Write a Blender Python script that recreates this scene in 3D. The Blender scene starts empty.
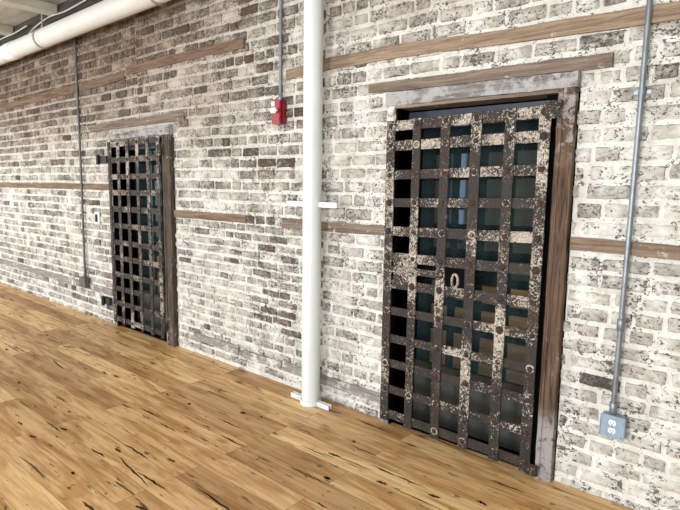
import bpy, bmesh, math, random
from mathutils import Vector, Matrix
RND = random.Random(11)
sc = bpy.context.scene
C = sc.collection

# ------------------------------------------------------------------ helpers
class MB:
    """collects shapes in one bmesh and links them as ONE mesh object"""
    def __init__(s): s.bm = bmesh.new()
    def box(s, x0, x1, y0, y1, z0, z1, mat=0):
        r = bmesh.ops.create_cube(s.bm, size=1)
        for v in r['verts']:
            v.co = Vector(((x0+x1)/2+v.co.x*(x1-x0), (y0+y1)/2+v.co.y*(y1-y0), (z0+z1)/2+v.co.z*(z1-z0)))
        for f in {f for v in r['verts'] for f in v.link_faces}: f.material_index = mat
        return s
    def prism(s, sections, mat=0):
        """sections: list of rings (same count) of points, capped at both ends"""
        rings = [[s.bm.verts.new(p) for p in ring] for ring in sections]
        n = len(rings[0])
        for a, b in zip(rings, rings[1:]):
            for i in range(n):
                f = s.bm.faces.new((a[i], a[(i+1) % n], b[(i+1) % n], b[i])); f.material_index = mat
        s.bm.faces.new(rings[0][::-1]).material_index = mat
        s.bm.faces.new(rings[-1]).material_index = mat
        return s
    def bar_x(s, pts, y0, y1, jit=0.0, mat=0):
        """long bar along x: pts = (x, z0, z1); jittered outline"""
        J = lambda: RND.uniform(-jit, jit)
        return s.prism([[(x, y0+J(), a+J()), (x, y1, a+J()), (x, y1, b+J()), (x, y0+J(), b+J())] for x, a, b in pts], mat)
    def bar_z(s, pts, y0, y1, jit=0.0, mat=0):
        J = lambda: RND.uniform(-jit, jit)
        return s.prism([[(a+J(), y0+J(), z), (b+J(), y0+J(), z), (b+J(), y1, z), (a+J(), y1, z)] for z, a, b in pts], mat)
    def tube(s, path, r, n=12, mat=0):
        path = [Vector(p) for p in path]; rings = []
        for i, p in enumerate(path):
            t = (path[min(i+1, len(path)-1)]-path[max(i-1, 0)]).normalized()
            ref = Vector((0, 1, 0)) if abs(t.y) < .9 else Vector((1, 0, 0))
            u = t.cross(ref).normalized(); v = t.cross(u).normalized()
            rr = r[i] if isinstance(r, (list, tuple)) else r
            rings.append([p+u*rr*math.cos(2*math.pi*k/n)+v*rr*math.sin(2*math.pi*k/n) for k in range(n)])
        return s.prism(rings, mat)
    def dome(s, c, r, h, axis='y', n=12, mat=0):
        """rounded button rising by h toward -y from c"""
        rings = []
        for t in (0, .35, .7, .92):
            a = t*math.pi/2; rr = r*math.cos(a); d = h*math.sin(a)
            rings.append([(c[0]+rr*math.cos(2*math.pi*k/n), c[1]-d, c[2]+rr*math.sin(2*math.pi*k/n)) for k in range(n)])
        return s.prism(rings, mat)
    def build(s, name, mats, parent=None, smooth=False, bevel=0, loc=None, seg=2):
        bm = s.bm
        bmesh.ops.recalc_face_normals(bm, faces=bm.faces)
        if bevel:
            ed = [e for e in bm.edges if len(e.link_faces) == 2 and e.calc_face_angle(0) > .6]
            bmesh.ops.bevel(bm, geom=ed, offset=bevel, segments=seg, affect='EDGES', clamp_overlap=True)
        me = bpy.data.meshes.new(name); bm.to_mesh(me); bm.free()
        for m in (mats if isinstance(mats, (list, tuple)) else [mats]): me.materials.append(m)
        if smooth:
            for p in me.polygons: p.use_smooth = True
            try: me.set_sharp_from_angle(angle=.7)
            except Exception: pass
        o = bpy.data.objects.new(name, me); C.objects.link(o)
        if parent: o.parent = parent
        if loc: o.location = loc
        return o

def thing(name, label, cat, loc=(0, 0, 0), group=None):
    o = bpy.data.objects.new(name, None); C.objects.link(o); o.location = loc
    o.empty_display_size = .1
    o['label'] = label; o['category'] = cat
    if group: o['group'] = group
    return o
def tag(o, label, cat, group=None):
    o['label'] = label; o['category'] = cat
    if group: o['group'] = group
    return o
def struct(o, label=None, cat=None):
    o['kind'] = 'structure'
    if label: o['label'] = label
    if cat: o['category'] = cat
    return o

# ------------------------------------------------------------------ materials
class NT:
    def __init__(s, name):
        s.m = bpy.data.materials.new(name); s.m.use_nodes = True
        s.t = s.m.node_tree; s.t.nodes.clear()
        s.out = s.t.nodes.new('ShaderNodeOutputMaterial')
        s.p = s.t.nodes.new('ShaderNodeBsdfPrincipled')
        s.t.links.new(s.p.outputs[0], s.out.inputs[0])
    def n(s, typ, **kw):
        nd = s.t.nodes.new(typ)
        for k, v in kw.items(): setattr(nd, k, v)
        return nd
    def set(s, sock, v):
        if hasattr(v, 'node'): s.t.links.new(v, sock)
        elif isinstance(v, (tuple, list)) and len(v) == 3 and sock.type == 'RGBA': sock.default_value = (*v, 1)
        else: sock.default_value = v
    def coord(s, scale=(1, 1, 1), kind='Object', add=None, rot=(0, 0, 0)):
        tc = s.n('ShaderNodeTexCoord'); src = tc.outputs[kind]
        if add is not None:
            va = s.n('ShaderNodeVectorMath', operation='ADD'); s.set(va.inputs[0], src); s.set(va.inputs[1], add); src = va.outputs[0]
        mp = s.n('ShaderNodeMapping'); s.set(mp.inputs[0], src); mp.inputs['Scale'].default_value = scale
        mp.inputs['Rotation'].default_value = rot
        return mp.outputs[0]
    def noise(s, co, scale, detail=5, rough=.6, dist=0):
        nd = s.n('ShaderNodeTexNoise'); s.set(nd.inputs['Vector'], co)
        nd.inputs['Scale'].default_value = scale; nd.inputs['Detail'].default_value = detail
        nd.inputs['Roughness'].default_value = rough; nd.inputs['Distortion'].default_value = dist
        return nd.outputs['Fac']
    def vor(s, co, scale, feature='F1', rand=1):
        nd = s.n('ShaderNodeTexVoronoi', feature=feature); s.set(nd.inputs['Vector'], co)
        nd.inputs['Scale'].default_value = scale; nd.inputs['Randomness'].default_value = rand
        return nd
    def ramp(s, f, a, b, lo=0., hi=1.):
        nd = s.n('ShaderNodeMapRange', interpolation_type='SMOOTHSTEP')
        s.set(nd.inputs[0], f); s.set(nd.inputs[1], a); s.set(nd.inputs[2], b); s.set(nd.inputs[3], lo); s.set(nd.inputs[4], hi)
        return nd.outputs[0]
    def math(s, op, a, b=0., c=0., clamp=False):
        nd = s.n('ShaderNodeMath', operation=op, use_clamp=clamp)
        s.set(nd.inputs[0], a); s.set(nd.inputs[1], b); s.set(nd.inputs[2], c)
        return nd.outputs[0]
    def mix(s, f, a, b, blend='MIX'):
        nd = s.n('ShaderNodeMix', data_type='RGBA', blend_type=blend)
        s.set(nd.inputs[0], f); s.set(nd.inputs[6], a); s.set(nd.inputs[7], b)
        return nd.outputs[2]
    def sep(s, v):
        nd = s.n('ShaderNodeSeparateXYZ'); s.set(nd.inputs[0], v); return nd.outputs
    def bump(s, h, strength=.3, dist=.005):
        nd = s.n('ShaderNodeBump'); s.set(nd.inputs['Height'], h)
        nd.inputs['Strength'].default_value = strength; nd.inputs['Distance'].default_value = dist
        s.t.links.new(nd.outputs[0], s.p.inputs['Normal'])
    def base(s, c, rough=.8, metal=0., spec=.5):
        s.set(s.p.inputs['Base Color'], c); s.set(s.p.inputs['Roughness'], rough)
        s.p.inputs['Metallic'].default_value = metal; s.p.inputs['Specular IOR Level'].default_value = spec
        return s.m

def plain(name, col, rough=.5, metal=0., var=.12, scale=18, spec=.5):
    t = NT(name); co = t.coord()
    n = t.noise(co, scale, 5, .6)
    c = t.mix(t.ramp(n, .3, .7, 0, 1), tuple(x*(1-var) for x in col), tuple(min(1, x*(1+var)) for x in col))
    t.bump(n, .08, .002)
    return t.base(c, rough, metal, spec)

def brick_mat(name):
    t = NT(name); co = t.coord()
    at = t.n('ShaderNodeAttribute', attribute_name='tone')
    ch = t.sep(at.outputs['Color']); edge, g, b = ch[0], ch[1], ch[2]
    brown_shade = at.outputs['Alpha']
    med = t.noise(co, 8, 6, .65, .4)
    fin = t.noise(t.coord((1, 1, 1.4)), 30, 7, .70, .7)
    speck = t.noise(t.coord((1, 1, 1.25)), 62, 3, .55, .8)
    clus = t.noise(co, 6.5, 3, .6)
    crack = t.noise(co, 21, 5, .65, .5)
    # bare clay: greyed brown, some browner or redder bricks
    clay = t.mix(b, CLAY_GREY, CLAY_BROWN)
    clay = t.mix(t.ramp(fin, .36, .64), t.mix(1, clay, (.52, .50, .48), 'MULTIPLY'), clay)
    wash = t.mix(t.ramp(med, .35, .65), WASH_A, WASH_B)
    smear0 = t.noise(t.coord((.8, 1, 1.2)), 5.1, 4, .62, .8)
    wash = t.mix(t.math('MULTIPLY', t.ramp(edge, .03, .1), t.ramp(smear0, .58, .44)), wash, t.mix(1, wash, (.76, .745, .72), 'MULTIPLY'))
    wash = t.mix(brown_shade, wash, WASH_BROWN_SHADE)  # brown wear and dimmer upper light mixed into the wash colour
    # thin torn whitewash: g is how much of it is left on this brick
    v = t.math('ADD', t.math('MULTIPLY', fin, .55), t.math('MULTIPLY', med, .45))
    v = t.math('ADD', v, t.math('MULTIPLY', t.math('SUBTRACT', g, .5), .55))
    smear = t.noise(t.coord((.8, 1, 1.2)), 4.2, 4, .6, .6)
    v = t.math('ADD', v, t.math('MULTIPLY', t.math('SUBTRACT', smear, .5), .55))
    mask = t.ramp(v, .26, .70)
    c = t.mix(mask, clay, wash)
    # chips down to dark clay, in clusters
    chip = t.math('ADD', speck, t.math('MULTIPLY', t.math('SUBTRACT', clus, .5), .55))
    chip = t.math('SUBTRACT', chip, t.math('MULTIPLY', t.math('SUBTRACT', g, .5), .13))
    chipm = t.ramp(chip, .555, .615)
    c = t.mix(t.math('MULTIPLY', chipm, .86), c, t.mix(b, (.075, .066, .06), (.10, .06, .042)))
    # open cracks round the bricks
    em = t.math('MULTIPLY', t.math('MULTIPLY', t.ramp(edge, .25, .6), t.ramp(edge, .70, .95, 1, .35)), t.math('MULTIPLY', t.ramp(crack, .47, .55), t.ramp(smear0, .60, .42)))
    c = t.mix(t.math('MULTIPLY', em, .85), c, (.06, .05, .043))
    h = t.math('ADD', t.math('MULTIPLY', fin, .7), t.math('MULTIPLY', med, .5))
    h = t.math('SUBTRACT', h, t.math('ADD', t.math('MULTIPLY', chipm, .35), t.math('MULTIPLY', em, .4)))
    t.bump(h, .8, .012)
    return t.base(c, .92, 0, .2)

CLAY_GREY = (.185, .172, .152); CLAY_BROWN = (.17, .108, .076); WASH_BROWN_SHADE = (.34, .265, .20)
WASH_A = (.68, .655, .595); WASH_B = (.84, .825, .775)
M_brick = brick_mat('whitewashed_brick')

def board_mat(name, dark, light, wash=.25, along='X', washcol=(.72, .68, .62), low_patch=False):
    t = NT(name)
    sc_ = {'X': (1.2, 14, 22), 'Z': (22, 14, 1.2)}[along]
    co = t.coord(sc_)
    g1 = t.noise(co, 1.6, 7, .65, 1.2); g2 = t.noise(co, 6, 5, .7, .4)
    grain = t.math('ADD', t.math('MULTIPLY', g1, .65), t.math('MULTIPLY', g2, .35))
    c = t.mix(t.ramp(grain, .36, .62), dark, light)
    w = t.noise(t.coord(), 16, 7, .7, .5); w2 = t.noise(t.coord(), 3.1, 4, .5)
    v = t.math('ADD', t.math('MULTIPLY', w, .6), t.math('MULTIPLY', w2, .4))
    v = t.math('ADD', v, t.math('MULTIPLY', grain, .25))
    lo = .80-wash*.5
    m = t.ramp(v, lo, lo+.10)
    if low_patch:
        z = t.sep(t.n('ShaderNodeTexCoord').outputs['Object'])[2]
        zz = t.ramp(t.math('ADD', z, t.math('MULTIPLY', w2, .3)), .42, .56, 1, 0)
        m = t.math('MAXIMUM', m, t.math('MULTIPLY', zz, t.ramp(w, .38, .52)))
        m = t.math('MAXIMUM', m, t.math('MULTIPLY', t.ramp(t.math('ADD', z, t.math('MULTIPLY', w2, .5)), 1.85, 2.15), t.ramp(w, .47, .57)))
    c = t.mix(m, c, washcol)
    c = t.mix(t.math('MULTIPLY', t.ramp(g2, .60, .72), .75), c, (.03, .024, .02))
    t.bump(t.math('SUBTRACT', grain, t.math('MULTIPLY', t.ramp(g2, .6, .72), .4)), .5, .005)
    return t.base(c, .82, 0, .25)

M_nailer = board_mat('bare_nailer_wood', (.17, .115, .078), (.37, .275, .19), .16)
M_nailer_mid = board_mat('brown_nailer_wood', (.12, .082, .058), (.29, .21, .15), .14)
M_nailer_dark = board_mat('aged_nailer_wood', (.12, .09, .07), (.28, .215, .165), .22)
M_nailer_brown = board_mat('old_brown_nailer_wood', (.095, .058, .04), (.24, .155, .105), .08)
M_nailer_grey = board_mat('grey_nailer_wood', (.19, .17, .155), (.36, .33, .30), .30)
M_header = board_mat('peeling_header_wood', (.12, .105, .095), (.30, .285, .275), .46, washcol=(.40, .385, .385))
M_post = board_mat('peeling_post_wood', (.035, .022, .016), (.165, .10, .066), .22, 'Z', (.33, .30, .30), True)
M_post_far = board_mat('dark_far_post_wood', (.028, .022, .018), (.13, .095, .072), .22, 'Z', (.45, .41, .37))
M_post_grey = board_mat('grey_post_wood', (.10, .085, .075), (.30, .27, .24), .38, 'Z')

def iron_mat(name, flake=0., ca=(.027, .025, .023), cb=(.058, .036, .026)):
    t = NT(name); co = t.coord()
    oi = t.n('ShaderNodeObjectInfo').outputs['Random']
    off = t.n('ShaderNodeCombineXYZ'); t.set(off.inputs[0], t.math('MULTIPLY', oi, 7.)); t.set(off.inputs[2], t.math('MULTIPLY', oi, 13.))
    co = t.coord(add=off.outputs[0])
    big = t.noise(co, 2.6, 2, .5)
    fl = t.noise(co, 66, 6, .66, 1.2); rs = t.noise(co, 14, 5, .6)
    sp = t.noise(co, 95, 3, .6)
    c = t.mix(t.ramp(rs, .40, .66), ca, cb)
    c = t.mix(t.ramp(sp, .52, .66), c, (.016, .014, .013))
    v = t.math('ADD', fl, t.math('MULTIPLY', t.math('SUBTRACT', big, .5), .85))
    v = t.math('ADD', v, flake)
    zc = t.sep(t.n('ShaderNodeTexCoord').outputs['Object'])[2]
    v = t.math('ADD', v, t.math('MULTIPLY', t.math('SUBTRACT', zc, 1.0), .05))
    m = t.ramp(v, .545, .60)
    c = t.mix(m, c, t.mix(t.ramp(sp, .35, .6), (.60, .55, .47), (.36, .29, .235)))
    t.bump(t.math('ADD', t.math('MULTIPLY', m, .7), t.math('MULTIPLY', rs, .5)), .5, .003)
    return t.base(c, t.ramp(rs, .3, .7, .5, .75), 0., .28)
M_iron = iron_mat('peeling_painted_iron', .0)
M_iron_cross = iron_mat('peeling_cross_iron', -.015)
M_rivet = iron_mat('rusty_rivet_iron', -.10, (.04, .024, .02), (.085, .037, .027)); M_halo = iron_mat('pale_rivet_collar_iron', .05)
M_hinge = iron_mat('rusty_hinge_iron', -.07, (.022, .018, .016), (.05, .026, .02))
M_black_iron = plain('blackened_iron', (.03, .027, .025), .6, .2)
M_recess = plain('recess_shade_black', (.004, .0042, .0045), .9, spec=.05)  # near-black, also stands for the deep shade inside the doorways
M_steel_frame = plain('blue_black_steel', (.028, .035, .05), .4)
M_white = plain('white_gloss_pipe_paint', (.74, .78, .785), .35, 0, .03, 4)
M_duct = plain('white_pipe_wrap', (.70, .685, .65), .5, 0, .03, 3)
M_conduit = plain('galvanised_conduit_steel', (.25, .27, .30), .42, .6, .15)
M_conduit_dark = plain('dull_dark_conduit', (.13, .13, .13), .5, .4, .15)
M_box = plain('blue_grey_steel_box', (.27, .36, .46), .45, .3, .1)
M_recept = plain('white_receptacle_plastic', (.85, .87, .88), .4, 0, .02)
M_dark = plain('black_slot', (.01, .01, .01), .6)
M_red = plain('fire_alarm_red', (.31, .006, .022), .4, 0, .06)
M_lens = plain('clear_strobe_lens', (.80, .84, .80), .12, 0, .03)
M_cable = plain('pale_cable', (.50, .48, .44), .5)
M_metal_hanger = plain('hanger_steel', (.45, .45, .44), .4, .6)

M_kick = plain('dull_grey_kick_plate', (.062, .066, .058), .5, .2)
def glass_mat():
    t = NT('dark_tinted_glass')
    n = t.noise(t.coord(), 2.2, 2, .5)
    t.bump(n, .03, .01)
    t.p.inputs['IOR'].default_value = 1.9
    return t.base((.02, .034, .036), .03, 0, .6)
M_glass = glass_mat()

def ceiling_mat():
    t = NT('painted_ceiling_boards')
    n = t.noise(t.coord((1, 6, 1)), 2, 5, .6)
    c = t.mix(t.ramp(n, .35, .65), (.36, .34, .28), (.47, .45, .38))
    return t.base(c, .8)
M_ceil = ceiling_mat()
M_beam = plain('painted_beam', (.56, .53, .45), .7, 0, .08, 6)
M_gap_shade = board_mat('gap_shade_timber', (.02, .017, .015), (.07, .058, .048), .05)
M_plaster = plain('grey_green_plaster', (.42, .51, .50), .9, 0, .05, 5)

def floor_mat():
    t = NT('rustic_oak_planks')
    co = t.coord()
    br = t.n('ShaderNodeTexBrick', offset=.37, offset_frequency=2, squash=1)
    t.set(br.inputs['Vector'], co)
    br.inputs['Color1'].default_value = (0, 0, 0, 1); br.inputs['Color2'].default_value = (1, 1, 1, 1); br.inputs['Mortar'].default_value = (.5, .5, .5, 1)
    br.inputs['Scale'].default_value = 1; br.inputs['Mortar Size'].default_value = .0014
    br.inputs['Mortar Smooth'].default_value = .3; br.inputs['Bias'].default_value = 0
    br.inputs['Brick Width'].default_value = 1.75; br.inputs['Row Height'].default_value = .165
    rnd = t.sep(br.outputs['Color'])[0]
    off = t.n('ShaderNodeCombineXYZ'); t.set(off.inputs[0], t.math('MULTIPLY', rnd, 9.)); t.set(off.inputs[1], t.math('MULTIPLY', rnd, 5.)); t.set(off.inputs[2], t.math('MULTIPLY', rnd, 11.))
    fine = t.noise(t.coord((1.3, 24, 1), add=off.outputs[0]), 1.6, 7, .65, .6)
    wide = t.noise(t.coord((1.3, 7, 1), add=off.outputs[0]), 1.3, 4, .55, 1.0)
    streak = t.noise(t.coord((1.5, 15, 1), add=off.outputs[0]), 1.7, 4, .55, .6)
    knots = t.vor(t.coord((2.0, 6.5, 1), add=off.outputs[0]), 1.25)
    pits = t.noise(t.coord((6, 17, 1), add=off.outputs[0]), 1.8, 3, .5, .4)
    c = t.mix(rnd, (.47, .275, .118), (.85, .595, .31))
    c = t.mix(t.ramp(wide, .42, .64), c, t.mix(1, c, (.70, .57, .43), 'MULTIPLY'))
    c = t.mix(t.ramp(fine, .40, .66), t.mix(1, c, (1.14, 1.12, 1.08), 'MULTIPLY'), t.mix(1, c, (.80, .73, .63), 'MULTIPLY'))
    kd = knots.outputs['Distance']
    halo = t.ramp(kd, .05, .26, 1, 0)
    ksel = t.ramp(t.sep(knots.outputs['Color'])[0], .40, .44)
    c = t.mix(t.math('MULTIPLY', t.math('MULTIPLY', halo, ksel), .55), c, (.17, .075, .03))
    kn = t.math('MULTIPLY', t.ramp(t.math('ADD', kd, t.math('MULTIPLY', t.math('SUBTRACT', fine, .5), .16)), .045, .10, 1, 0), ksel)
    st = t.math('MAXIMUM', t.math('MULTIPLY', t.ramp(streak, .635, .70), .85), kn)
    st = t.math('MAXIMUM', st, t.math('MULTIPLY', t.ramp(pits, .655, .71), .75))
    c = t.mix(st, c, (.045, .022, .011))
    seam = br.outputs['Fac']
    c = t.mix(t.math('MULTIPLY', seam, .8), c, (.11, .055, .025))
    h = t.math('SUBTRACT', t.math('MULTIPLY', fine, .2), t.math('ADD', seam, t.math('MULTIPLY', st, .6)))
    t.bump(h, .25, .002)
    return t.base(c, t.ramp(fine, .3, .7, .36, .52), 0, .35)
M_floor = floor_mat()
M_crack = plain('dark_filled_crack', (.012, .008, .006), .9, spec=.1)
M_knot = plain('dark_oak_knot', (.075, .034, .016), .8, 0, .4, 60, spec=.15)

# ------------------------------------------------------------------ the room
XL, XR, YB, ZC = -13.0, 3.5, -5.6, 3.44
DOORS = [(-1.46, 2.105, -2.005, -.888), (-5.03, 2.075, -5.62, -4.425)]   # centre, top, outer x range

def vnoise(x, z, s=1):
    return (math.sin(1.7*x*s+2.1*z*s+.3)+math.sin(2.9*x*s-1.3*z*s+1.7)+math.sin(.7*x*s+3.7*z*s+4.1))/3

def dark_zone(x, z):
    """how bare of whitewash the wall is here, -1 .. 1"""
    d = .10*vnoise(x, z, 1.3)+.06*vnoise(x, z, 4.1)
    up = max(0, min(1, (z-2.0)/.9)); left = max(0, min(1, (-2.6-x)/2.2))
    d += .62*up*left + .12*up
    d += .10*max(0, min(1, (-5.2-x)/2.5))
    band = math.exp(-((x+3.12+.12*(z-1.2))/.30)**2)*(1 if .2 < z < 2.6 else 0)
    d += .42*band
    if x > -4.4 and z < .5: d -= .12
    if x > -1 and z < 1.1: d += .02
    return d

def brown_shade_at(x, z):
    """brown tint over the whitewash, part wear, part painted dimmer light, strongest high up at the far end"""
    a = max(0, min(1, (z-1.5)/1.5))*max(0, min(1, (-2.2-x)/3.2))
    sm = .26*math.exp(-((x+3.85)/.45)**2-((z-2.15)/.35)**2)
    sm += .34*max(0, min(1, (z-2.35)/.3))*math.exp(-((x+1.95)/.55)**2)
    return max(0, min(1, sm+1.1*a+.10*max(0, min(1, (z-1.6)/1.2))+.06+.05*vnoise(x, z, 2.2)))

def bare_wall():
    V = []; F = []; T = []; MI = []
    def quad(pts, tone):
        b = len(V); V.extend(pts); F.append(tuple(range(b, b+len(pts)))); T.extend([tone]*len(pts))
    # mortar bed: gridded sheet with door openings
    xs = sorted({XL, XR, *[d[2]-.004 for d in DOORS], *[d[3]+.009 for d in DOORS], *[XL+.25*i for i in range(int((XR-XL)/.25)+1)]})
    zs = sorted({0, ZC, *[d[1]-.06 for d in DOORS], *[.25*i for i in range(int(ZC/.25)+1)]})
    for x0, x1 in zip(xs, xs[1:]):
        for z0, z1 in zip(zs, zs[1:]):
            cx, cz = (x0+x1)/2, (z0+z1)/2
            if any(d[2]-.004 < cx < d[3]+.009 and cz < d[1]-.06 for d in DOORS): continue
            dz = dark_zone(cx, cz)
            quad([(x0, .008, z0), (x1, .008, z0), (x1, .008, z1), (x0, .008, z1)], (0, max(.45, min(1, .92-.5*max(0, dz-.05))), .5, brown_shade_at(cx, cz)))
    # bricks
    def brick(x0, x1, zc, hgt, tone, tilt):
        nx = max(3, int((x1-x0)/.032)+2); nz = 5; b = len(V)
        proud = RND.uniform(-.007, .004)
        j = .0045
        for i in range(nx):
            for k in range(nz):
                u = i/(nx-1); w = k/(nz-1)
                edge = i in (0, nx-1) or k in (0, nz-1)
                e2 = i in (1, nx-2) or k in (1, nz-2)
                uu = u if i in (0, nx-1) else (u if 1 < i < nx-2 else (.07/((x1-x0)/.1) if i == 1 else 1-.07/((x1-x0)/.1)))
                ww = [0, .16, .5, .84, 1][k]
                x = x0+(x1-x0)*uu+RND.uniform(-j, j); z = zc+hgt*(ww-.5)+RND.uniform(-j, j)*.8+tilt*(uu-.5)*(x1-x0)
                if (i in (0, nx-1)) and (k in (0, nz-1)):
                    x += .006*(1 if i == 0 else -1); z += .006*(1 if k == 0 else -1)
                y = .016 if edge else proud+RND.uniform(-.002, .002)
                V.append((x, y, max(0.001, z))); T.append((1. if edge else .12, *tone[1:]))
        for i in range(nx-1):
            for k in range(nz-1):
                F.append((b+i*nz+k, b+(i+1)*nz+k, b+(i+1)*nz+k+1, b+i*nz+k+1))
    def rows(zref, up, dn, x0, x1):
        out = []; z = zref
        while z < ZC: out.append((z, up)); z += up
        z = zref-dn
        while z > -.01: out.append((z, dn)); z -= dn
        for n, (z, pit) in enumerate(sorted(out)):
            hdr = n % 7 == 3
            x = x0-RND.uniform(0, .2); alt = RND.random() < .5
            while x < x1:
                if hdr: L = .105
                else: L = RND.choice([.205, .205, .205, .195, .105]) if not alt else RND.choice([.205, .105, .2, .215])
                L += RND.uniform(-.012, .012)
                a, bb = x, min(x+L, x1); x += L+.012+RND.uniform(-.004, .006)
                if a < x0: a = x0
                for d in DOORS:            # stop at the frames
                    if z-.03 < d[1]:
                        ragged = RND.uniform(0, .016)
                        if a < d[2] < bb: bb = d[2]-ragged
                        elif d[2] <= a and bb <= d[3]: a = bb
                        elif a < d[3] < bb: a = d[3]+ragged
                if bb-a < .03: continue
                cx = (a+bb)/2
                zz = z+.010*vnoise(cx, z*.3, .9)+RND.uniform(-.003, .003)
                dz = dark_zone(cx, z)
                rt = max(0, min(1, (cx+2.7)/.5))
                cov = .60+.07*rt+.05*(1-rt)*max(0, min(1, (1.9-z)/.4))-(.48-.1*rt)*dz+RND.gauss(0, .115-.02*rt)
                if RND.random() < .05-.03*rt: cov -= .38
                if RND.random() < .12: cov += .25
                brown = min(1, max(0, .28+.75*max(0, dz)+RND.gauss(0, .22)))
                tilt = .035*math.exp(-((cx+3.3)/.5)**2)*-1 if z < 1.2 else 0
                brick(a, bb, zz, pit-.0135+RND.uniform(-.003, .003), (0, min(.98, max(.04, cov)), brown, min(1, max(0, brown_shade_at(cx, z)+RND.gauss(0, .08)))), tilt)
    rows(1.268, .0889, .0840, -2.56, XR)
    rows(1.268, .0889, .0712, -5.02, -2.56)
    rows(1.497, .0937, .0882, XL, -5.02)
    me = bpy.data.meshes.new('wall_back'); me.from_pydata(V, [], F)
    ca = me.color_attributes.new('tone', 'FLOAT_COLOR', 'POINT')
    buf = []
    for t in T: buf.extend(t)
    ca.data.foreach_set('color', buf)
    me.materials.append(M_brick)
    for p in me.polygons: p.use_smooth = True
    me.update()
    bm = bmesh.new(); bm.from_mesh(me); 
    # faces were laid out facing the room (-y); make sure of it
    for f in bm.faces:
        if f.normal.y > 0: f.normal_flip()
    bm.to_mesh(me); bm.free()
    o = bpy.data.objects.new('wall_back', me); C.objects.link(o)
    struct(o, 'old brick wall with worn whitewash behind the two iron doors', 'wall')
bare_wall()

# recess behind each doorway, near-black colour standing for its shade (jambs, soffit, back)
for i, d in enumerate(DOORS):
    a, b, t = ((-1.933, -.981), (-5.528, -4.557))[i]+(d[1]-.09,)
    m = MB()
    m.box(a-.011, a, -.021, .42, 0, t); m.box(b, b+.012, -.021, .42, 0, t)  # black lining over the posts' inner faces, standing for shade
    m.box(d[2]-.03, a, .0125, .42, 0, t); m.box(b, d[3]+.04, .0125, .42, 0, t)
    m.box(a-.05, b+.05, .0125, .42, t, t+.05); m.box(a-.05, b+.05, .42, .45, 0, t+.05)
    m.box(b-.062, b, .015, .035, 0, t)  # black strip filling the shaded gap beside the right post
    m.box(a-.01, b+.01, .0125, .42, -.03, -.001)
    struct(m.build('wall_recess', M_recess), 'black recess lining, coloured for deep shade, behind the %s iron door' % ('near' if i == 0 else 'far'), 'doorway')

# floor, with dark filled checks lying in the oak
def floor():
    m = MB(); m.box(XL, XR, YB, .012, -.06, 0)
    checks = [(-2.83, -1.41, .42, .011, -.05), (-4.86, -.97, .33, .014, -.03), (-3.30, -.484, .30, .006, 0), (-2.05, -.836, .30, .010, 0),
              (-2.25, -1.30, .5, .010, -.02), (-1.75, -1.22, .45, .012, .01), (-2.62, -.86, .26, .010, .0), (-2.16, -.62, .22, .008, 0),
              (-1.95, -.42, .25, .007, 0), (-3.35, -.98, .25, .012, 0), (-3.05, -1.02, .2, .010, 0), (-1.72, -.52, .4, .006, 0),
              (-1.50, -.63, .35, .007, 0), (-5.6, -.72, .3, .008, 0), (-6.1, -1.15, .3, .009, 0), (-3.6, -1.5, .25, .010, 0), (-4.0, -1.28, .2, .010, 0)]
    # scattered short checks and knots of the rustic grade
    R2 = random.Random(5)
    n0 = len(checks)
    for q in range(150):
        big = R2.random() < .35
        checks.append((R2.uniform(-8.5, .3), R2.uniform(-2.6, -.06), R2.uniform(.10, .30) if big else R2.uniform(.03, .09), R2.uniform(.008, .016) if big else R2.uniform(.012, .026), R2.uniform(-.012, .012)))
    for ic, (x, y, L, w, dy) in enumerate(checks):
        n = 9; top = []; bot = []
        for i in range(n+1):
            u = i/n; ww = w*(math.sin(math.pi*min(1, u*1.02))**.7+.06)*(.6+.5*RND.random())
            yy = y+dy*u+RND.uniform(-.004, .004); xx = x+L*u
            top.append((xx, yy+ww/2, .0006)); bot.append((xx, yy-ww/2, .0006))
        vs = [m.bm.verts.new(p) for p in bot+top[::-1]]
        f = m.bm.faces.new(vs); f.material_index = 1 if ic < n0 or ic % 4 == 0 else 2
    o = m.build('floor', [M_floor, M_crack, M_knot])
    struct(o, 'rustic honey oak plank floor with dark knots and checks', 'floor')
floor()

m = MB(); m.box(XL, XR, YB, .3, ZC, ZC+.08)
struct(m.build('ceiling', M_ceil), 'beige painted board ceiling', 'ceiling')
k = 0
for x in (-11.6, -10.3, -9.0, -7.7, -6.4, -5.1, -3.8, -2.5, -1.2, .1, 1.4, 2.7):
    k += 1
    m = MB(); m.box(x-.09, x+.09, YB, -.171, ZC-.09, ZC)
    struct(m.build('trim_%d' % k, M_beam, bevel=.008), 'painted ceiling beam above the pipe', 'beam')

struct(MB().box(XL, XR, -.17, -.001, 3.28, ZC-.0005).build('trim_19', M_gap_shade, bevel=.006), 'dark strip added for the shadowed gap under the ceiling behind the pipe', 'beam')  # dark bar added to stand for the shadowed gap above the pipe
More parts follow.
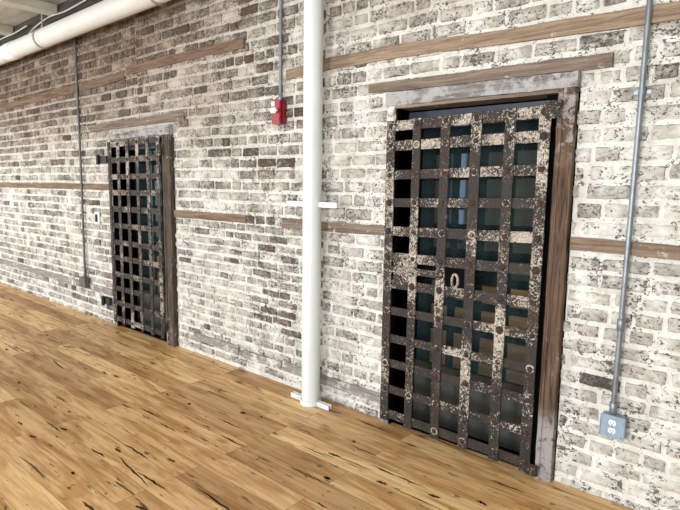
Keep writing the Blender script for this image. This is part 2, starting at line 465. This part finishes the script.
# opposite wall with windows, end walls
WINS = [(-11.6, -9.9), (-9.2, -7.5), (-5.02, -4.62), (-2.6, -.9), (-.2, 1.5)]
WZ0, WZ1 = .55, 2.75
m = MB(); x = XL
for a, b in WINS:
    m.box(x, a, YB-.25, YB, 0, ZC); m.box(a, b, YB-.25, YB, 0, WZ0); m.box(a, b, YB-.25, YB, WZ1, ZC); x = b
m.box(x, XR, YB-.25, YB, 0, ZC)
struct(m.build('wall_front', M_plaster), 'plaster window wall facing the brick wall', 'wall')
m = MB(); m.box(XL-.2, XL, YB-.25, .1, 0, ZC); struct(m.build('wall_left', M_plaster), 'plain end wall at the far left', 'wall')
m = MB(); m.box(XR, XR+.2, YB-.25, .1, 0, ZC); struct(m.build('wall_right', M_plaster), 'plain end wall at the right', 'wall')
for i, (a, b) in enumerate(WINS):
    m = MB(); y0, y1 = YB-.16, YB-.10
    m.box(a, a+.05, y0, y1, WZ0, WZ1); m.box(b-.05, b, y0, y1, WZ0, WZ1)
    m.box(a, b, y0, y1, WZ0, WZ0+.06); m.box(a, b, y0, y1, WZ1-.06, WZ1)
    for z in (WZ0+.62, WZ0+1.22, WZ0+1.82): m.box(a, b, y0, y1, z-.025, z+.025)
    if b-a > 1: m.box((a+b)/2-.025, (a+b)/2+.025, y0, y1, WZ0, WZ1)
    struct(m.build('window_%d' % (i+1), M_steel_frame), 'dark framed window in the opposite wall', 'window')

# ------------------------------------------------------------------ nailer boards in the brickwork
k = 20
def board(pts, mat, label, jit=.003, proud=.012):
    global k; k += 1
    P = []
    for (x0, a0, b0), (x1, a1, b1) in zip(pts, pts[1:]):
        n = max(2, int((x1-x0)/.12))
        for i in range(n):
            u = i/n; P.append((x0+(x1-x0)*u, a0+(a1-a0)*u, b0+(b1-b0)*u))
    P.append(pts[-1])
    o = MB().bar_x(P, -proud, .02, jit).build('trim_%d' % k, mat)
    struct(o, label, 'board')
board([(-2.93, 2.300, 2.365), (-2.5, 2.315, 2.395), (-1.94, 2.318, 2.395), (-1.3, 2.293, 2.368), (-.49, 2.272, 2.347), (3.4, 2.27, 2.345)], M_nailer, 'long brown board in the bricks above the near iron door')
board([(XL, 2.52, 2.60), (-8.8, 2.53, 2.61), (-5.77, 2.55, 2.63), (-5.25, 2.57, 2.65)], M_nailer_brown, 'long weathered board high on the wall at the far left')
board([(-5.2, 2.60, 2.675), (-4.2, 2.60, 2.675), (-3.4, 2.59, 2.66)], M_nailer_brown, 'dark board high on the wall left of the red alarm')
board([(XL, 1.455, 1.525), (-8.9, 1.455, 1.525), (-5.63, 1.466, 1.53)], M_nailer_mid, 'brown board at eye level left of the far iron door')
board([(-4.415, 1.235, 1.30), (-3.39, 1.237, 1.30)], M_nailer_mid, 'brown board just right of the far iron door')
board([(-2.97, 1.222, 1.295), (-2.54, 1.226, 1.29), (-2.02, 1.228, 1.292)], M_nailer_dark, 'brown board behind the white column left of the near door')
board([(-.875, 1.243, 1.306), (-.4, 1.235, 1.298), (3.4, 1.235, 1.298)], M_nailer_mid, 'brown board right of the near iron door behind the conduit')
board([(-2.17, 2.125, 2.183), (-1.5, 2.118, 2.178), (-.74, 2.108, 2.174)], M_nailer_dark, 'lintel board resting on the near door frame', .003, .016)
board([(-6.3, 2.09, 2.155), (-5.0, 2.10, 2.17), (-4.22, 2.10, 2.17)], M_nailer_dark, 'dark lintel board over the far iron door' , .003, .016)
board([(XL, .30, .375), (-5.67, .31, .385)], M_nailer_grey, 'grey board low on the wall left of the far door')
board([(-4.14, .128, .20), (-3.5, .128, .195)], M_nailer_grey, 'grey board near the floor right of the far door')
board([(-3.44, .112, .18), (-2.98, .112, .18)], M_nailer_grey, 'short grey board near the floor left of the white column')
board([(-2.96, .115, .185), (-2.02, .11, .18)], M_nailer_grey, 'grey board near the floor behind the white column')

# ------------------------------------------------------------------ the iron doors
def lerp(a, b, u): return a+(b-a)*u
def iron_door(tag_, xs, rowsL, rowsR, w, frame, label, flabel, glabel, lock, group):
    xc = (xs[0]+xs[-1])/2
    t = thing('iron_grille_door', label, 'door', (xc, -.05, 0), group)
    L = [x-xc for x in xs]
    nr = len(rowsL)
    zz = lambda i, x: lerp(rowsL[i], rowsR[i], (x-L[0])/(L[-1]-L[0]))
    # riveted lattice: flat cross straps behind, upright straps in front
    for i in range(nr):
        hw = .027+RND.uniform(-.002, .002)
        pts = []
        n = 16
        for q in range(n+1):
            x = lerp(L[0]-w*.45, L[-1]+w*.45, q/n); z = zz(i, x)
            pts.append((x, z-hw, z+hw))
        MB().bar_x(pts, 0, .008, .0012).build('cross_strap', M_iron_cross, t)
    proto = None
    for c, x in enumerate(L):
        z0 = zz(nr-1, x)-.045; z1 = zz(0, x)+.032; n = 24
        hw = w/2+RND.uniform(-.003, .003)
        s = MB().bar_z([(lerp(z0, z1, q/n), x-hw, x+hw) for q in range(n+1)], -.008, -.0002, .0012).build('upright_strap', M_iron, t)
        for i in range(nr):
            if proto is None:
                proto = MB().dome((0, 0, 0), .0235, .0022, n=12, mat=1).dome((0, -.002, 0), .015, .009, n=10).build('rivet', [M_rivet, M_halo], s, smooth=True, loc=(x, -.0082, zz(i, x)))
            else:
                r = proto.copy(); C.objects.link(r); r.parent = s; r.location = (x, -.0082, zz(i, x))
    if lock:
        a = L[0]-.01
        o = MB().box(a, L[2]+.02, -.026, -.0085, 1.015, 1.055).build('lock_bar', M_iron, t, bevel=.004)
        MB().box(L[0]+.04, L[1]-.02, -.004, .010, .965, 1.09).build('lock_box', M_iron_cross, t, bevel=.004)
        # oval keyhole escutcheon
        e = MB(); cx, cz = (L[2]+L[3])/2-.0, 1.01
        MB().box(L[2]+.03, L[3]-.03, .002, .014, .93, 1.09).build('lock_plate', M_recess, t, bevel=.003)
        ring = []
        n = 20
        for q in range(n):
            a = 2*math.pi*q/n
            ca, sa = math.cos(a), math.sin(a)
            ring.append([(cx+(.020+d)*ca, y, cz+(.038+d)*sa) for d, y in ((-.007, .002), (-.005, -.008), (.005, -.008), (.007, .002))])
        vs = [[e.bm.verts.new(p) for p in r] for r in ring]
        for q in range(n):
            A, B = vs[q], vs[(q+1) % n]
            for h in range(4): e.bm.faces.new((A[h], A[(h+1) % 4], B[(h+1) % 4], B[h]))
        e.build('keyhole_ring', M_iron_pale, t, smooth=True)
    for z in frame['hinge']:
        MB().box(L[-1]+.0, frame['ri']-xc+.022, -.018, -.0085, z[0], z[1]).build('hinge', M_hinge, t, bevel=.004)
    # timber frame
    f = thing('door_frame', flabel, 'door frame', (xc, 0, 0), 'timber frames around the iron doors')
    lo, li, ri, ro, zt, zh = [frame[q] for q in ('lo', 'li', 'ri', 'ro', 'zt', 'zh')]
    def seg(z0, z1, a, b, n=22): return [(lerp(z0, z1, q/n), a-xc, b-xc) for q in range(n+1)]
    MB().bar_z(seg(.0, zh, lo, li), -.028, .12, .0025).build('left_post', M_post_grey, f)
    MB().bar_z(seg(.0, zh, ri, ro), -.034, .12, .003).build('right_post', M_post if lock else M_post_far, f)
    n = 24
    MB().bar_x([(lerp(lo-.004, ro+.004, q/n)-xc, zh+.0005, zt+frame['rise']*(q/n)) for q in range(n+1)], -.040, .12, .003).build('header', M_header, f)
    MB().bar_z(seg(.0, zh-.0, ri-.0, ri+.022), -.040, -.0345, .002).build('stop_bead', M_post if lock else M_post_far, f)
    MB().bar_x([(lerp(li, ri, q/n)-xc, zh-.018, zh) for q in range(n+1)], -.030, .12, .002).build('header_bead', M_nailer_dark, f)
    # modern glass door inside the recess
    g = thing('glass_door', glabel, 'glass door', (xc, .2, 0), 'dark glass doors behind the lattices')
    a, b = frame['li']-xc+.0135, frame['ri']-xc-.0145
    top = zh-.03
    MB().box(a+.05, b-.05, -.006, .006, .06, top-.07).build('glass_pane', M_glass, g)
    MB().box(a+.05, b-.05, -.020, -.0065, .0605, .40).build('kick_plate', M_kick, g)
    MB().box(a, a+.05, -.022, .022, 0.001, top).build('stile', M_recess, g)
    MB().box(b-.05, b, -.022, .022, 0.001, top).build('stile', M_recess, g)
    MB().box(a, b, -.1, .024, top-.07, top).build('top_rail', M_steel_frame, g)
    MB().box(a+.05, b-.05, -.022, .022, .001, .06).build('bottom_rail', M_kick, g)
    return t
M_iron_pale = iron_mat('pale_worn_iron', .08)
rl = [1.906, 1.787, 1.612, 1.443, 1.268, 1.105, .935, .763, .585, .421, .25, .082]
rr = [1.922, 1.802, 1.636, 1.468, 1.290, 1.122, .950, .778, .598, .425, .245, .068]
iron_door('near', [-1.955, -1.770, -1.579, -1.390, -1.199, -1.020], rl, rr, .058,
          dict(lo=-2.008, li=-1.945, ri=-.968, ro=-.886, zt=2.108, zh=2.030, rise=-.004, hinge=[(1.885, 1.972), (.02, .085)]),
          'large near riveted iron lattice door with flaking cream paint and keyhole, right of the white column',
          'weathered timber frame with brown right post around the near iron door',
          'dark reflective glass door behind the near iron lattice', True, 'riveted iron lattice doors')
r2 = [1.93, 1.772, 1.602, 1.44, 1.272, 1.100, .924, .760, .585, .432, .275, .10]
iron_door('far', [-5.53, -5.34, -5.155, -4.965, -4.772, -4.59], r2, [z+.015*(z/2) for z in r2], .050,
          dict(lo=-5.60, li=-5.54, ri=-4.545, ro=-4.43, zt=2.035, zh=1.985, rise=.04, hinge=[(1.80, 1.9), (.14, .22)]),
          'far riveted iron lattice door with rusty dark straps, left of the red alarm',
          'narrow dark timber frame around the far iron door',
          'dark glass door behind the far iron lattice', False, 'riveted iron lattice doors')

# iron pintle blocks let into the bricks left of the far door
for x0, x1, z0, z1, lab in [(-5.84, -5.63, 1.745, 1.825, 'black iron hinge block beside the top of the far door'),
                            (-5.84, -5.69, .205, .285, 'black iron hinge block beside the foot of the far door')]:
    t = thing('hinge_block', lab, 'hinge', ((x0+x1)/2, 0, z0))
    w = (x1-x0)/2; h = z1-z0
    MB().box(-w, w, -.035, .004, 0, h).build('plate', M_black_iron, t, bevel=.006)
    MB().tube([(-w*.55, -.05, -.012), (-w*.55, -.05, h+.012)], .018, 10).build('pin', M_black_iron, t, smooth=True)

# ------------------------------------------------------------------ white column
COLX, COLY, COLR = -2.548, -.125, .0645
def riser_clamp(parent, z, half, cx=0., hh=.017):
    for s in (-1, 1):                       # two half straps bolted together, with ears both sides
        m = MB(); n = 14; rings = []
        pth = [(-half, s*.010)]+[(-(COLR+.012), s*.010)]
        for q in range(n+1):
            a = math.pi-math.pi*q/n
            pth.append(((COLR+.004)*math.cos(a), s*max(.010, (COLR+.004)*math.sin(a))))
        pth += [((COLR+.012), s*.010), (half, s*.010)]
        for (px, py) in pth:
            l = math.hypot(px, py)
            if abs(px) > COLR+.006: o = (0, s*.006)
            else: o = (px/l*.006, py/l*.006)
            rings.append([(px+cx, py, z-hh), (px+o[0]+cx, py+o[1], z-hh), (px+o[0]+cx, py+o[1], z+hh), (px+cx, py, z+hh)])
        m.prism(rings).build('clamp_strap', M_white, parent)
    for x in (-COLR-.045, COLR+.045):
        MB().tube([(x+cx, -.026, z), (x+cx, .026, z)], .007, 6).build('bolt', M_white, parent)
t = thing('pipe_column', 'white painted round steel column standing between the two iron doors', 'column', (COLX, COLY, 0))
MB().tube([(0, 0, .0), (0, 0, 3.279)], COLR, 40).build('pipe', M_white, t, smooth=True)
riser_clamp(t, 1.415, .235); riser_clamp(t, .019, .185)

# ------------------------------------------------------------------ conduits and boxes
def strap(parent, x, z, r, mat):
    m = MB(); n = 10; rings = []
    pth = [(-r-.022, -.0015), (-r-.003, -.0015)]+[(-(r+.003)*math.cos(math.pi*q/n), -.012-(r+.003)*math.sin(math.pi*q/n)*1.0) for q in range(n+1)]+[(r+.003, -.0015), (r+.022, -.0015)]
    for px, py in pth: rings.append([(x+px, py, z-.009), (x+px, py-.003, z-.009), (x+px, py-.003, z+.009), (x+px, py, z+.009)])
    m.prism(rings).build('pipe_strap', mat, parent)
def conduit(label, pts, r, mat, straps, couplings):
    t = thing('conduit', label, 'conduit', (pts[-1][0], -.006, pts[-1][2]))
    ox, oz = pts[-1][0], pts[-1][2]
    P = [(x-ox, y+.006, z-oz) for x, y, z in pts]
    MB().tube(P, r, 14).build('tube', mat, t, smooth=True)
    at = lambda z: next((lerp(a[0], b[0], (z-a[2])/(b[2]-a[2])) for a, b in zip(pts, pts[1:]) if min(a[2], b[2]) <= z <= max(a[2], b[2])), ox)
    for z in straps: strap(t, at(z)-ox, z-oz, r, mat)
    for z in couplings:
        x = at(z)-ox
        MB().tube([(x, -.018, z-oz-.028), (x, -.018, z-oz-.024), (x, -.018, z-oz+.024), (x, -.018, z-oz+.028)], [r+.002, r+.005, r+.005, r+.002], 14).build('coupling', mat, t, smooth=True)
    return t
conduit('grey steel conduit running down to the outlet box right of the near door', [(-.598, -.024, 3.278), (-.606, -.024, 1.7), (-.616, -.024, .472)], .0125, M_conduit, [1.98, 2.9], [.905, .489])
conduit('thin dark conduit running down the far left wall behind the white pipe', [(-6.262, -.024, 3.278), (-6.264, -.024, 1.6), (-6.280, -.024, .452)], .0125, M_conduit_dark, [2.6, 1.2], [.47])
conduit('grey conduit dropping to the red fire alarm', [(-2.962, -.024, 3.278), (-2.972, -.024, 2.152)], .0115, M_conduit, [2.75], [2.17])

t = thing('outlet_box', 'blue grey steel outlet box with white duplex receptacle below the right conduit', 'outlet', (-.607, -.006, .354))
MB().box(-.052, .052, -.044, 0, 0, .106).build('box', M_box, t, bevel=.005)
MB().box(-.055, .055, -.050, -.0445, -.002, .108).build('cover_plate', M_box, t, bevel=.006)
for z in (.034, .073):
    m = MB(); n = 20
    ring = [(.0175*math.copysign(min(1, abs(math.cos(2*math.pi*q/n))*1.0), math.cos(2*math.pi*q/n)), max(-.0135, min(.0135, .0175*math.sin(2*math.pi*q/n)))) for q in range(n)]
    m.prism([[(x, -.0502, z+zz) for x, zz in ring], [(x*.96, -.0545, z+zz*.96) for x, zz in ring]])
    r = m.build('receptacle', M_recept, t)
    s = MB(); s.box(-.0085, -.006, -.0552, -.0546, z-.003, z+.007); s.box(.006, .0085, -.0552, -.0546, z-.002, z+.006); s.box(-.0025, .0025, -.0552, -.0546, z-.0105, z-.0055)
    s.build('slot', M_dark, r)
for x, z in ((-.042, .096), (.042, .01), (0, .0535)):
    MB().dome((x, -.0502, z), .0045, .002, n=8).build('screw', M_conduit, t)

t = thing('junction_box', 'small grey steel junction box at the foot of the far left conduit', 'junction box', (-6.28, -.006, .335))
MB().box(-.075, .075, -.05, 0, 0, .115).build('box', M_conduit_dark, t, bevel=.005)
MB().box(-.08, .08, -.056, -.0505, -.004, .119).build('cover_plate', M_conduit_dark, t, bevel=.005)
for x, z in ((-.06, .1), (.06, .015)): MB().dome((x, -.0562, z), .006, .003, n=8).build('screw', M_conduit, t)

t = thing('card_reader', 'white wall plate with black slot left of the far door', 'wall plate', (-5.94, -.006, 1.085))
MB().box(-.055, .055, -.012, 0, 0, .135).build('plate', M_recept, t, bevel=.004)
MB().box(-.022, .022, -.024, -.0125, .025, .11).build('sensor', M_dark, t, bevel=.003)

t = thing('fire_alarm', 'red fire alarm horn with white strobe lens hanging left of the white column', 'fire alarm', (-2.972, -.006, 1.985))
MB().box(-.045, .045, -.050, 0, 0, .165).build('back_box', M_red, t, bevel=.006)
MB().box(-.048, .048, -.066, -.0505, -.003, .168).build('horn_plate', M_red, t, bevel=.006)
m = MB()
for q in range(5): m.box(-.034, .034, -.069, -.0665, .016+q*.009, .020+q*.009)
m.build('horn_grille', M_red, t)
m = MB(); m.box(-.040, .034, -.100, -.0665, .072, .110)
m.build('strobe_lens', M_lens, t, bevel=.012, seg=3)
MB().box(-.040, -.006, -.0715, -.0665, .122, .158).build('strobe_plate', M_lens, t, bevel=.002)

# ------------------------------------------------------------------ overhead pipe, hangers, cables
DY, DZ, DR = -.25, 3.109, .0967
t = thing('overhead_pipe', 'long white overhead pipe running along the brick wall under the ceiling', 'pipe', (-6.5, DY, DZ))
MB().tube([(XL+.01+6.5, 0, 0), (XR-.01+6.5, 0, 0)], DR, 40).build('pipe', M_duct, t, smooth=True)
for x in (-6.62, -6.46, -3.2, .9):
    MB().tube([(x-.012+6.5, 0, 0), (x+.012+6.5, 0, 0)], DR+.003, 40).build('joint_band', M_duct, t, smooth=True)
MB().tube([(-7.55+6.5, 0, 0), (-7.32+6.5, 0, 0)], DR+.006, 40).build('label_band', M_recept, t, smooth=True)
for x, lab in ((-6.54, 'steel hanger holding the white pipe above the far conduit'), (-4.2, 'steel hanger holding the white pipe left of the alarm'), (-1.4, 'steel hanger holding the white pipe above the near door'), (-10.4, 'steel hanger holding the far end of the white pipe')):
    h = thing('pipe_hanger', lab, 'hanger', (x, DY, DZ), 'pipe hangers')
    n = 24; R = DR+.0075
    m = MB(); rings = []
    for q in range(n+1):
        a = -math.pi/2+2*math.pi*q/n
        rings.append([(dx, r_*math.cos(a), r_*math.sin(a)) for dx, r_ in ((-.012, R), (.012, R), (.012, R+.004), (-.012, R+.004))])
    m.prism(rings).build('clevis', M_metal_hanger, h)
    MB().tube([(0, 0, R+.004), (0, 0, ZC-.001-DZ)], .007, 8).build('rod', M_metal_hanger, h, smooth=True)
    MB().tube([(0, 0, R+.002), (0, 0, R+.03)], .014, 6).build('nut', M_metal_hanger, h)
def cable(pts, r, label):
    P = []
    pts = [Vector(p) for p in pts]
    for i in range(len(pts)-1):
        p0, p1, p2, p3 = pts[max(0, i-1)], pts[i], pts[i+1], pts[min(len(pts)-1, i+2)]
        for q in range(6):
            u = q/6
            P.append(.5*((2*p1)+(p2-p0)*u+(2*p0-5*p1+4*p2-p3)*u*u+(3*p1-p0-3*p2+p3)*u**3))
    P.append(pts[-1])
    tag(MB().tube(P, r, 8).build('cable', M_cable, smooth=True), label, 'cable', 'ceiling cables')
cable([(-8.75, -.25, 3.2145), (-8.6, -.19, 3.31), (-8.0, -.19, 3.345), (-7.5, -.2, 3.335), (-7.05, -.22, 3.34)], .008, 'pale cable sagging above the far left end of the white pipe')
cable([(-6.95, -.25, 3.2145), (-6.85, -.19, 3.31), (-6.45, -.2, 3.335), (-6.1, -.19, 3.325), (-5.6, -.19, 3.34)], .008, 'pale cable sagging above the white pipe beside the conduit')

# ------------------------------------------------------------------ light
w = bpy.data.worlds.new('World'); sc.world = w; w.use_nodes = True
bg = w.node_tree.nodes['Background']
bg.inputs[0].default_value = (.45, .66, 1.0, 1); bg.inputs[1].default_value = 2.2
def area(name, x0, x1, z0, z1, y, energy, col):
    l = bpy.data.lights.new(name, 'AREA'); l.shape = 'RECTANGLE'; l.size = x1-x0; l.size_y = z1-z0
    l.energy = energy; l.color = col
    o = bpy.data.objects.new(name, l); C.objects.link(o)
    o.location = ((x0+x1)/2, y, (z0+z1)/2)
    o.rotation_euler = (math.radians(90), 0, 0)       # emits along +y, into the room
    return o
for i, (a, b) in enumerate(WINS):
    if b-a < 1: continue
    o = area('window_daylight', a+.06, b-.06, WZ0+.07, WZ1-.07, YB-.08, {0: 120, 1: 275, 3: 225, 4: 100}[i], (.95, .985, 1.0))
    o.rotation_euler = (math.radians(-90), 0, 0) if False else (math.radians(90), 0, 0)

sc.view_settings.view_transform = 'Standard'; sc.view_settings.look = 'None'
sc.view_settings.gamma = 1; sc.view_settings.use_curve_mapping = False
sc.view_settings.exposure = -0.06
sc.cycles.max_bounces = 8; sc.cycles.diffuse_bounces = 5

# ------------------------------------------------------------------ camera
cd = bpy.data.cameras.new('camera'); cam = bpy.data.objects.new('camera', cd); C.objects.link(cam)
yaw, pitch, roll, F = .708299289, .12607616, .0144829724, 539.439
cd.sensor_width = 36; cd.lens = F/680*36; cd.clip_start = .05
cy, sy, cp, sp = math.cos(yaw), math.sin(yaw), math.cos(pitch), math.sin(pitch)
fw = Vector((-sy*cp, cy*cp, -sp)); r0 = Vector((cy, sy, 0)); u0 = r0.cross(fw)
r = r0*math.cos(roll)+u0*math.sin(roll); u = -r0*math.sin(roll)+u0*math.cos(roll)
M = Matrix((r, u, -fw)).transposed().to_4x4(); M.translation = Vector((0, -2.8, 1.5372))
cam.matrix_world = M
sc.camera = cam
